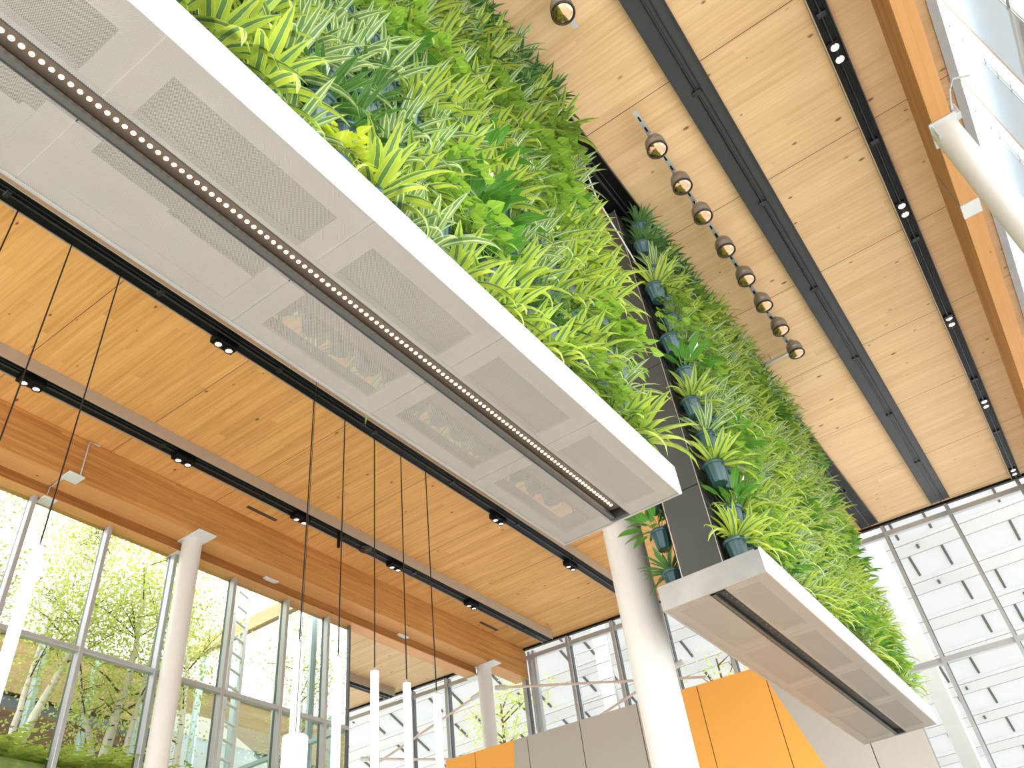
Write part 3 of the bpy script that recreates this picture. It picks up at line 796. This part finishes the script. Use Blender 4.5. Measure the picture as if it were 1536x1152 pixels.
from mathutils import noise as mnoise
def pick(y, row, nrows, far):
    n = mnoise.noise(Vector((y * .9, row * .55, 3.7 if far else 0.)))
    n2 = mnoise.noise(Vector((y * 1.7 + 9, row * .9, 1.3)))
    top = row / (nrows - 1)
    r = R.random()
    if top > .9: return 'green' if r < .55 else ('stripe' if r < .75 else 'lime')
    if n > .12: return 'pothos' if r < .72 else ('lily' if r < .9 else 'stripe')
    if n < -.16: return 'stripe' if r < .55 else ('lime' if r < .9 else 'green')
    if top > .7 and r < .3: return 'green'
    return 'lime' if r < .74 else ('stripe' if r < .9 else ('lily' if n2 > 0 else 'pothos'))

def wall_plants(far, y0, y1, pitch, ystart_of_row=None):
    rows = 12; dz = .395; z0 = 3.125
    side = 'far' if far else 'near'
    n = int((y1 - y0) / pitch) + 1
    for r in range(rows):
        off = (r % 2) * pitch * .5
        z = z0 + r * dz
        ylist = [y0 + off + k * pitch for k in range(n) if y0 + off + k * pitch <= y1]
        if not far: ylist = ylist[::-1]        # count from the gap between the walls
        for k, y in enumerate(ylist):
            if not far and y < -.25 + r * .21: continue    # outside the picture
            yy = y + R.uniform(-.03, .03)
            key = pick(y, r, rows, far)
            if not far and r <= 1 and y < 1.15: key = 'lime'
            if not far and r == 0 and abs(y - 1.62) < .12: key = 'neon'
            if far and r < 4 and k == 0: key = ['lime', 'lily', 'lime', 'stripe'][r] if r != 1 else 'lily'
            if far and r == rows - 1 and k == 0: key = 'green'
            name, desc, _ = KINDS[key]
            rowname = 'bottom row' if r == 0 else ('top row' if r == rows - 1 else ORD[r] + ' row up')
            label = '%s, %s plant wall, %s, %s pot from the gap' % (desc, side, rowname, ORD[k])
            plant(key, R.randrange(6), -1.715 + R.uniform(-.012, .02), yy, z + R.uniform(-.02, .02), R.uniform(-.06, .06),
                  R.uniform(.92, 1.12) * (1.12 if not far and k == 0 else 1), label, '%s plants on the %s wall' % (desc, side),
                  flower=(key == 'lily' and R.random() < .35))
wall_plants(False, -.3, 4.60, .230)
wall_plants(True, 6.36, 11.80, .236)
# plants on the rear side, only those glimpsed through the gap and the tray bottom
for r, y, key, nm in ((1, 6.38, 'lily', 'second row up'), (0, 6.40, 'green', 'bottom row'), (2, 6.40, 'green', 'third row up'), (3, 6.38, 'lily', 'fourth row up')):
    plant(key, 1, -2.365, y, 3.12 + r * .40, .2, .95, '%s behind the far plant wall at the gap, %s' % (KINDS[key][1], nm), 'rear side plants', True)
for k in range(13):
    y = 4.42 - k * .21
    key = ('green', 'lily', 'stripe')[k % 3]
    plant(key, k, -2.365, y, 3.13, R.uniform(-.3, .3), .95, '%s behind the near plant wall above the tray, %s from the gap' % (KINDS[key][1], ORD[k]), 'rear side plants', True)

# ------------------------------------------------------------------ panelled partition in orange and grey
PY = lambda x: 13.8 + .1 * x
t = thing('panelled_partition', 'orange and stone grey panelled partition at the bottom, behind the far tray', 'partition', (-6, PY(-6), -1.6))
px = [-9.99, -9.35, -8.25, -7.2, -6.1, -5.0, -3.86, -2.69, -1.93]
for a, b in zip(px[:-1], px[1:]):
    m = MB(); g = .008
    m.prism([(a + g, PY(a)), (b - g, PY(b)), (b - g, PY(b) + .03), (a + g, PY(a) + .03)], -1.58, 4.8)
    o = obj('panel', m.mesh('panel', M['partition'])); o.parent = t; o.matrix_parent_inverse = Matrix.Translation(-Vector((-6, PY(-6), -1.6)))
m = MB(); m.prism([(px[0], PY(px[0]) + .03), (px[-1], PY(px[-1]) + .03), (px[-1], PY(px[-1]) + .14), (px[0], PY(px[0]) + .14)], -1.6, 4.79); part('backing', m, 'tub', t)

# ------------------------------------------------------------------ outside the end glass: sloping white canopy
CZ = lambda y: 18.24 - .42 * y if False else 9.0 - .42 * (y - 22)
t = thing('slatted_canopy', 'white slotted canopy sloping down outside the end glazing', 'canopy', (-6, 22, 9.0))
def slope_box(m, x0, x1, y0, y1, up0, up1):
    vs = [(x, y, CZ(y) + u) for u in (up0, up1) for y in (y0, y1) for x in (x0, x1)]
    m.add(vs, [(0, 2, 3, 1), (4, 5, 7, 6), (0, 1, 5, 4), (2, 6, 7, 3), (0, 4, 6, 2), (1, 3, 7, 5)])
rows = [20.4 + 1.26 * k for k in range(14)]
m = MB(); slope_box(m, -24, 12, 18.6, 40, .10, .14); part('roof_sheet', m, 'canopy', t)
for i, y in enumerate(rows):
    m = MB(); slope_box(m, -24, 12, y - .42, y - .02, -.03, .06); part('rib', m, 'canopyband', t)
    for yy in (y - .42, y - .035):
        m = MB(); slope_box(m, -24, 12, yy, yy + .015, -.036, -.03); part('edge_line', m, 'edgegrey', t)
    m = MB(); x = -23.9 + (.82 if i % 2 else 0)
    k = 0
    while x < 11:
        if (k + i) % 3 != 2: slope_box(m, x - .03, x + .03, y + .04, y + .76, .05, .11)
        if (k * 7 + i * 3) % 5 == 0: slope_box(m, x + .3, x + .36, y - .3, y - .18, -.05, .05)
        x += .82; k += 1
    part('slot_row', m, 'slotgrey', t)
for x in (-2.2,):
    m = MB(); m.box(x - .18, x + .18, 19.6, 19.9, -1.6, 10.1, .02); solo('white_pier', m, 'white', 'broad white pier outside the end glass, beyond the far tray', 'pier', loc=(x, 19.75, -1.6))
m = MB(); m.lathe([(.2, -1.6), (.2, 9.9)], -9.6, 19.3, 28); solo('white_post', m, 'white', 'pale white post outside the end glass, behind the grey panels', 'post', loc=(-9.6, 19.3, -1.6))
def ladder(label, x, y, z0, z1, w, step, along, mat='galv', r=.03):
    t = thing('wall_ladder', label, 'ladder', (x, y, z0))
    d = Vector(along).normalized()
    for s in (0, 1):
        p = Vector((x, y, 0)) + d * (w * s)
        m = MB(); m.box(p.x - r, p.x + r, p.y - r, p.y + r, z0, z1, .004); part('side_rail', m, mat, t)
    z = z0 + step
    while z < z1:
        a = Vector((x, y, z)); m = MB(); m.tube([a, a + d * w], r * .75, 8); part('rung', m, mat, t); z += step
ladder('thin white ladder outside the end glass, above the grey panels', -9.85, 18.2, 4.5, 9.6, .95, .42, (1, .08, 0), 'aludark', .022)
ladder('wide aluminium ladder frame in the courtyard, behind the left panes', -11.75, 9.05, 3.76, 7.9, .42, .30, (-.35, .94, 0), 'whitem', .032)

# ------------------------------------------------------------------ courtyard
m = MB(); m.box(-30, -10.79, -6, 10.75, -1.6, 3.75, .05); solo('planted_bank', m, 'soilbank', 'raised mossy bank of the courtyard behind the left windows', 'bank', loc=(-16, 5, -1.6))
t = thing('timber_building', 'brown timber clad building across the courtyard with a dark window band', 'building', (-16.6, 6, 3.75))
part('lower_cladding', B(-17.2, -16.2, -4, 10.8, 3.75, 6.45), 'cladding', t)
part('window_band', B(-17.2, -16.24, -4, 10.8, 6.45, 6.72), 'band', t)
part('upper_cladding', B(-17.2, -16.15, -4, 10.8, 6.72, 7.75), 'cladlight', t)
part('parapet', B(-17.3, -16.1, -4, 10.85, 7.75, 7.85), 'alu', t)
for i, (y, w) in enumerate(((6.93, 'left'), (7.93, 'middle'), (8.93, 'right'))):
    m = MB(); m.box(-14.06, -13.94, y - .05, y + .05, 3.75, 7.0, .01); m.box(-14.1, -13.9, y - .09, y + .09, 3.75, 3.8)
    solo('glazed_post', m, 'teal', '%s of three pale blue posts among the courtyard birches' % w, 'post', 'pale blue courtyard posts', (-14, y, 3.75))

def birch(label, pts, seed, rad, nleaf, crown):
    rng = random.Random(seed)
    b = Vector(pts[0])
    t = thing('birch_tree', label, 'tree', tuple(b), 'courtyard birches')
    P = [Vector(p) for p in pts]
    rr = [rad * (1 - .75 * i / (len(P) - 1)) for i in range(len(P))]
    # smooth the trunk by subdividing with a little wander
    Q = []; rq = []
    for i in range(len(P) - 1):
        for k in range(4):
            q = k / 4; Q.append(P[i].lerp(P[i + 1], q) + Vector((rng.uniform(-.015, .015), rng.uniform(-.015, .015), 0))); rq.append(rr[i] + (rr[i + 1] - rr[i]) * q)
    Q.append(P[-1]); rq.append(rr[-1])
    m = MB(); m.tube(Q, rq, 12); part('trunk', m, 'bark', t)
    m = MB()
    for i in range(26):
        k = rng.randrange(len(Q) - 1); q = rng.random(); c = Q[k].lerp(Q[k + 1], q); r = rq[k] * 1.01
        a = rng.uniform(-1.2, 1.6); d = Vector((math.cos(a), -math.sin(a), 0)); s = Vector((-d.y, d.x, 0))
        h = r * rng.uniform(.08, .22); w = r * rng.uniform(.25, .6)
        m.add([c + d * r * 1.02 - s * w - Vector((0, 0, h)), c + d * r * 1.02 + s * w - Vector((0, 0, h * .5)), c + d * r * 1.02 + s * w + Vector((0, 0, h)), c + d * r * 1.02 - s * w + Vector((0, 0, h * .6))], [(0, 1, 2, 3)])
    part('bark_mark', m, 'barkdark', t)
    m = MB(); tips = []
    for i in range(15):
        k = rng.randrange(len(Q) // 3, len(Q)); c = Q[k]; a = rng.uniform(0, 2 * PI); L = rng.uniform(.5, 1.3) * crown
        d = Vector((math.cos(a) * .8, math.sin(a), rng.uniform(.35, .95))).normalized()
        p1 = c + d * L * .5; p2 = c + d * L + Vector((0, 0, -.12 * L))
        m.tube([c, p1, p2], [rq[k] * .35, rq[k] * .22, .004], 5, False)
        tips += [(p1, .3), (p2, .42)]
        for _ in range(2):
            e = Vector((rng.uniform(-1, 1), rng.uniform(-1, 1), rng.uniform(-.4, .7))).normalized() * .4
            m.tube([p1, p1 + e], [.007, .003], 4, False); tips.append((p1 + e, .3))
    part('branches', m, 'twig', t)
    m = MB()
    for i in range(int(nleaf * 2.4)):
        c, sp = tips[rng.randrange(len(tips))]
        c = c + Vector((rng.gauss(0, sp), rng.gauss(0, sp), rng.gauss(0, sp * .8)))
        if c.x > -10.95: c.x = -10.95 - rng.random() * .6
        if c.y > 10.6: c.y = 10.6 - rng.random()
        u = Vector((rng.gauss(0, 1), rng.gauss(0, 1), rng.gauss(0, 1))).normalized(); w = u.orthogonal().normalized()
        s = rng.uniform(.018, .038)
        m.add([c - u * s, c + w * s * .6, c + u * s, c - w * s * .6], [(0, 1, 2, 3)], [(.5, 0), (0, .5), (.5, 1), (1, .5)])
    part('leaves', m, 'leaf_tree', t)
birch('birch with a thin pale trunk at the far left behind the ferns', [(-13.2, 6.35, 3.75), (-13.2, 6.40, 5.0), (-13.2, 6.42, 6.0), (-13.1, 6.6, 8.2)], 1, .065, 1500, .9)
birch('birch with a trunk leaning right, left of the first full mullion', [(-13.0, 6.2, 3.75), (-13, 6.48, 4.85), (-13, 6.78, 6.0), (-12.9, 7.1, 7.4), (-12.9, 7.2, 8.8)], 2, .085, 1900, 1.)
birch('birch with a short trunk leaning left, between the two window mullions', [(-12.6, 7.75, 3.75), (-12.6, 7.34, 4.71), (-12.6, 6.95, 5.5), (-12.6, 6.7, 6.6)], 3, .06, 900, .8)
birch('thickest birch with spotted white trunk, left of the left column', [(-12.4, 7.36, 3.75), (-12.4, 7.46, 4.6), (-12.4, 7.6, 5.8), (-12.4, 7.63, 6.5), (-12.4, 7.5, 9.2)], 4, .10, 2300, 1.1)
birch('birch with a slender trunk close behind the left column', [(-12.2, 7.45, 3.75), (-12.2, 7.65, 4.5), (-12.2, 7.79, 5.8), (-12.2, 7.9, 7.6)], 5, .06, 1300, .9)
birch('birch standing behind panes right of the left column', [(-13.6, 9.6, 3.75), (-13.5, 9.5, 6.0), (-13.5, 9.3, 9.0)], 6, .08, 1800, 1.)
birch('birch near the window at the far left edge', [(-11.9, 4.6, 3.75), (-11.9, 4.7, 6.0), (-12.0, 4.6, 8.8)], 7, .07, 1500, .8)

def tree_simple(label, x, y, z0, z1, seed):
    birch(label, [(x, y, z0), (x, y + .1, (z0 + z1) / 2), (x + .1, y, z1)], seed, .08, 1300, 1.1)
def garden_tree(label, x, y, z1, seed, n):
    rng = random.Random(seed); t = thing('garden_tree', label, 'tree', (x, y, -1.6))
    m = MB(); m.tube([(x, y, -1.6), (x + .05, y, z1 * .5), (x, y + .05, z1)], [.1, .08, .02], 8); part('trunk', m, 'twig', t)
    m = MB(); lv = MB()
    for i in range(16):
        z = rng.uniform(z1 * .35, z1); a = rng.uniform(0, 2 * PI); L = rng.uniform(.5, 1.2)
        e = Vector((x + L * math.cos(a), y + .5 * L * math.sin(a), z + L * .5)); m.tube([(x, y, z), e], [.025, .005], 5, False)
        for k in range(n // 16):
            c = e + Vector((rng.gauss(0, .38), rng.gauss(0, .25), rng.gauss(0, .3)))
            u = Vector((rng.gauss(0, 1), rng.gauss(0, 1), rng.gauss(0, 1))).normalized(); w = u.orthogonal().normalized(); s = rng.uniform(.03, .06)
            lv.add([c - u * s, c + w * s * .6, c + u * s, c - w * s * .6], [(0, 1, 2, 3)], [(.5, 0), (0, .5), (.5, 1), (1, .5)])
    part('branches', m, 'twig', t); part('leaves', lv, 'leaf_tree', t)
garden_tree('leafy tree outside the end glass, left of the far column', -12.5, 18.5, 7.9, 21, 2200)
garden_tree('sparse leafy tree outside the end glass, beside the thick white column', -6.4, 18.7, 7.2, 22, 800)

def fern(label, x, y, z, s, seed):
    rng = random.Random(seed); mb = MB()
    for i in range(18):
        az = i * 2.39996; el = rng.uniform(.5, 1.25); L = s * rng.uniform(.7, 1.1); p = Vector((0, 0, 0)); e = el
        for k in range(10):
            d = Vector((math.cos(e) * math.cos(az), math.cos(e) * math.sin(az), math.sin(e))); q = p + d * L / 10
            side = Vector((-math.sin(az), math.cos(az), 0)); w = L * .2 * (1 - k / 10.5) * (.4 + min(1, k / 3) * .6)
            for sg in (-1, 1):
                tip = p + side * sg * w + d * w * .5
                mb.add([p, q, tip + d * .012, tip], [(0, 1, 2, 3)], [(.5, 0), (.5, 1), (.9, 1), (.9, 0)])
            p = q; e -= .12
    o = obj('garden_fern', mb.mesh('garden_fern', M['leaf_fern'])); o.location = (x, y, z)
    o['label'] = label; o['category'] = 'fern'; o['group'] = 'ferns under the birches'
fi = 0
for k, y in enumerate((4.3, 4.8, 5.3, 5.8, 6.3, 6.8, 7.3, 7.8, 8.3, 8.8)):
    fern('green fern in the front row behind the small ones, %s from the left' % ORD[k], -11.28 + R.uniform(-.06, .06), y + R.uniform(-.1, .1), 3.74, R.uniform(.75, .95), 200 + k)
    fern('small green fern right against the courtyard glass, %s from the left' % ORD[k], -11.0, y + .1, 3.75, .45, 260 + k)
    fern('green fern in the second row back under the birches, %s from the left' % ORD[k], -11.85 + R.uniform(-.1, .1), y + .25 + R.uniform(-.1, .1), 3.74, R.uniform(.9, 1.15), 230 + k)

# ------------------------------------------------------------------ light and camera
w = bpy.data.worlds.new('sky'); bpy.context.scene.world = w; w.use_nodes = True
nt = w.node_tree; nt.nodes.clear()
bg = nt.nodes.new('ShaderNodeBackground'); wo = nt.nodes.new('ShaderNodeOutputWorld')
tc = nt.nodes.new('ShaderNodeTexCoord'); sp = nt.nodes.new('ShaderNodeSeparateXYZ'); lk(nt, tc.outputs['Generated'], sp.inputs[0])
lk(nt, ramp(nt, math_(nt, 'ADD', math_(nt, 'MULTIPLY', sp.outputs[2], .5), .5), [(0., (.95, .95, .95)), (.5, (1., 1., 1.)), (1., (.90, .95, 1.))]), bg.inputs[0])
bg.inputs[1].default_value = 3.6
lk(nt, bg.outputs[0], wo.inputs[0])

def area(name, loc, rot, sx, sy, e, c=(1, 1, 1)):
    l = bpy.data.lights.new(name, 'AREA'); l.shape = 'RECTANGLE'; l.size = sx; l.size_y = sy; l.energy = e; l.color = c
    o = bpy.data.objects.new(name, l); col.objects.link(o); o.location = loc; o.rotation_euler = rot
    return o
su = bpy.data.lights.new('overcast_sun', 'SUN'); su.energy = 3.; su.angle = 1.0; su.color = (1, .98, .95)
so = bpy.data.objects.new('overcast_sun', su); col.objects.link(so); so.rotation_euler = (math.radians(10), math.radians(55), 0); so.location = (6, -4, 14)

cam = bpy.data.cameras.new('camera'); co = bpy.data.objects.new('camera', cam); col.objects.link(co)
cam.sensor_fit = 'HORIZONTAL'; cam.sensor_width = 36.; cam.lens = 36. * 1233.99 / 1536; cam.clip_start = .05; cam.clip_end = 300
X = (.8100290, -.4457064, -.3810497); Y = (.5761076, .4837382, .6588607); Z = (-.1093302, -.7532219, .6486168)
rot = Matrix(((X[0], -X[1], -X[2]), (Y[0], -Y[1], -Y[2]), (Z[0], -Z[1], -Z[2])))
co.matrix_world = rot.to_4x4()
sc = bpy.context.scene; sc.camera = co
sc.view_settings.view_transform = 'Standard'; sc.view_settings.look = 'None'; sc.view_settings.exposure = 0.22
sc.cycles.transparent_max_bounces = 32; sc.cycles.max_bounces = 10; sc.cycles.diffuse_bounces = 5
sc.cycles.sample_clamp_indirect = 8

# lift everything so the floor lies at z = 0
for o in list(sc.objects):
    if o.parent is None: o.location.z += EYE
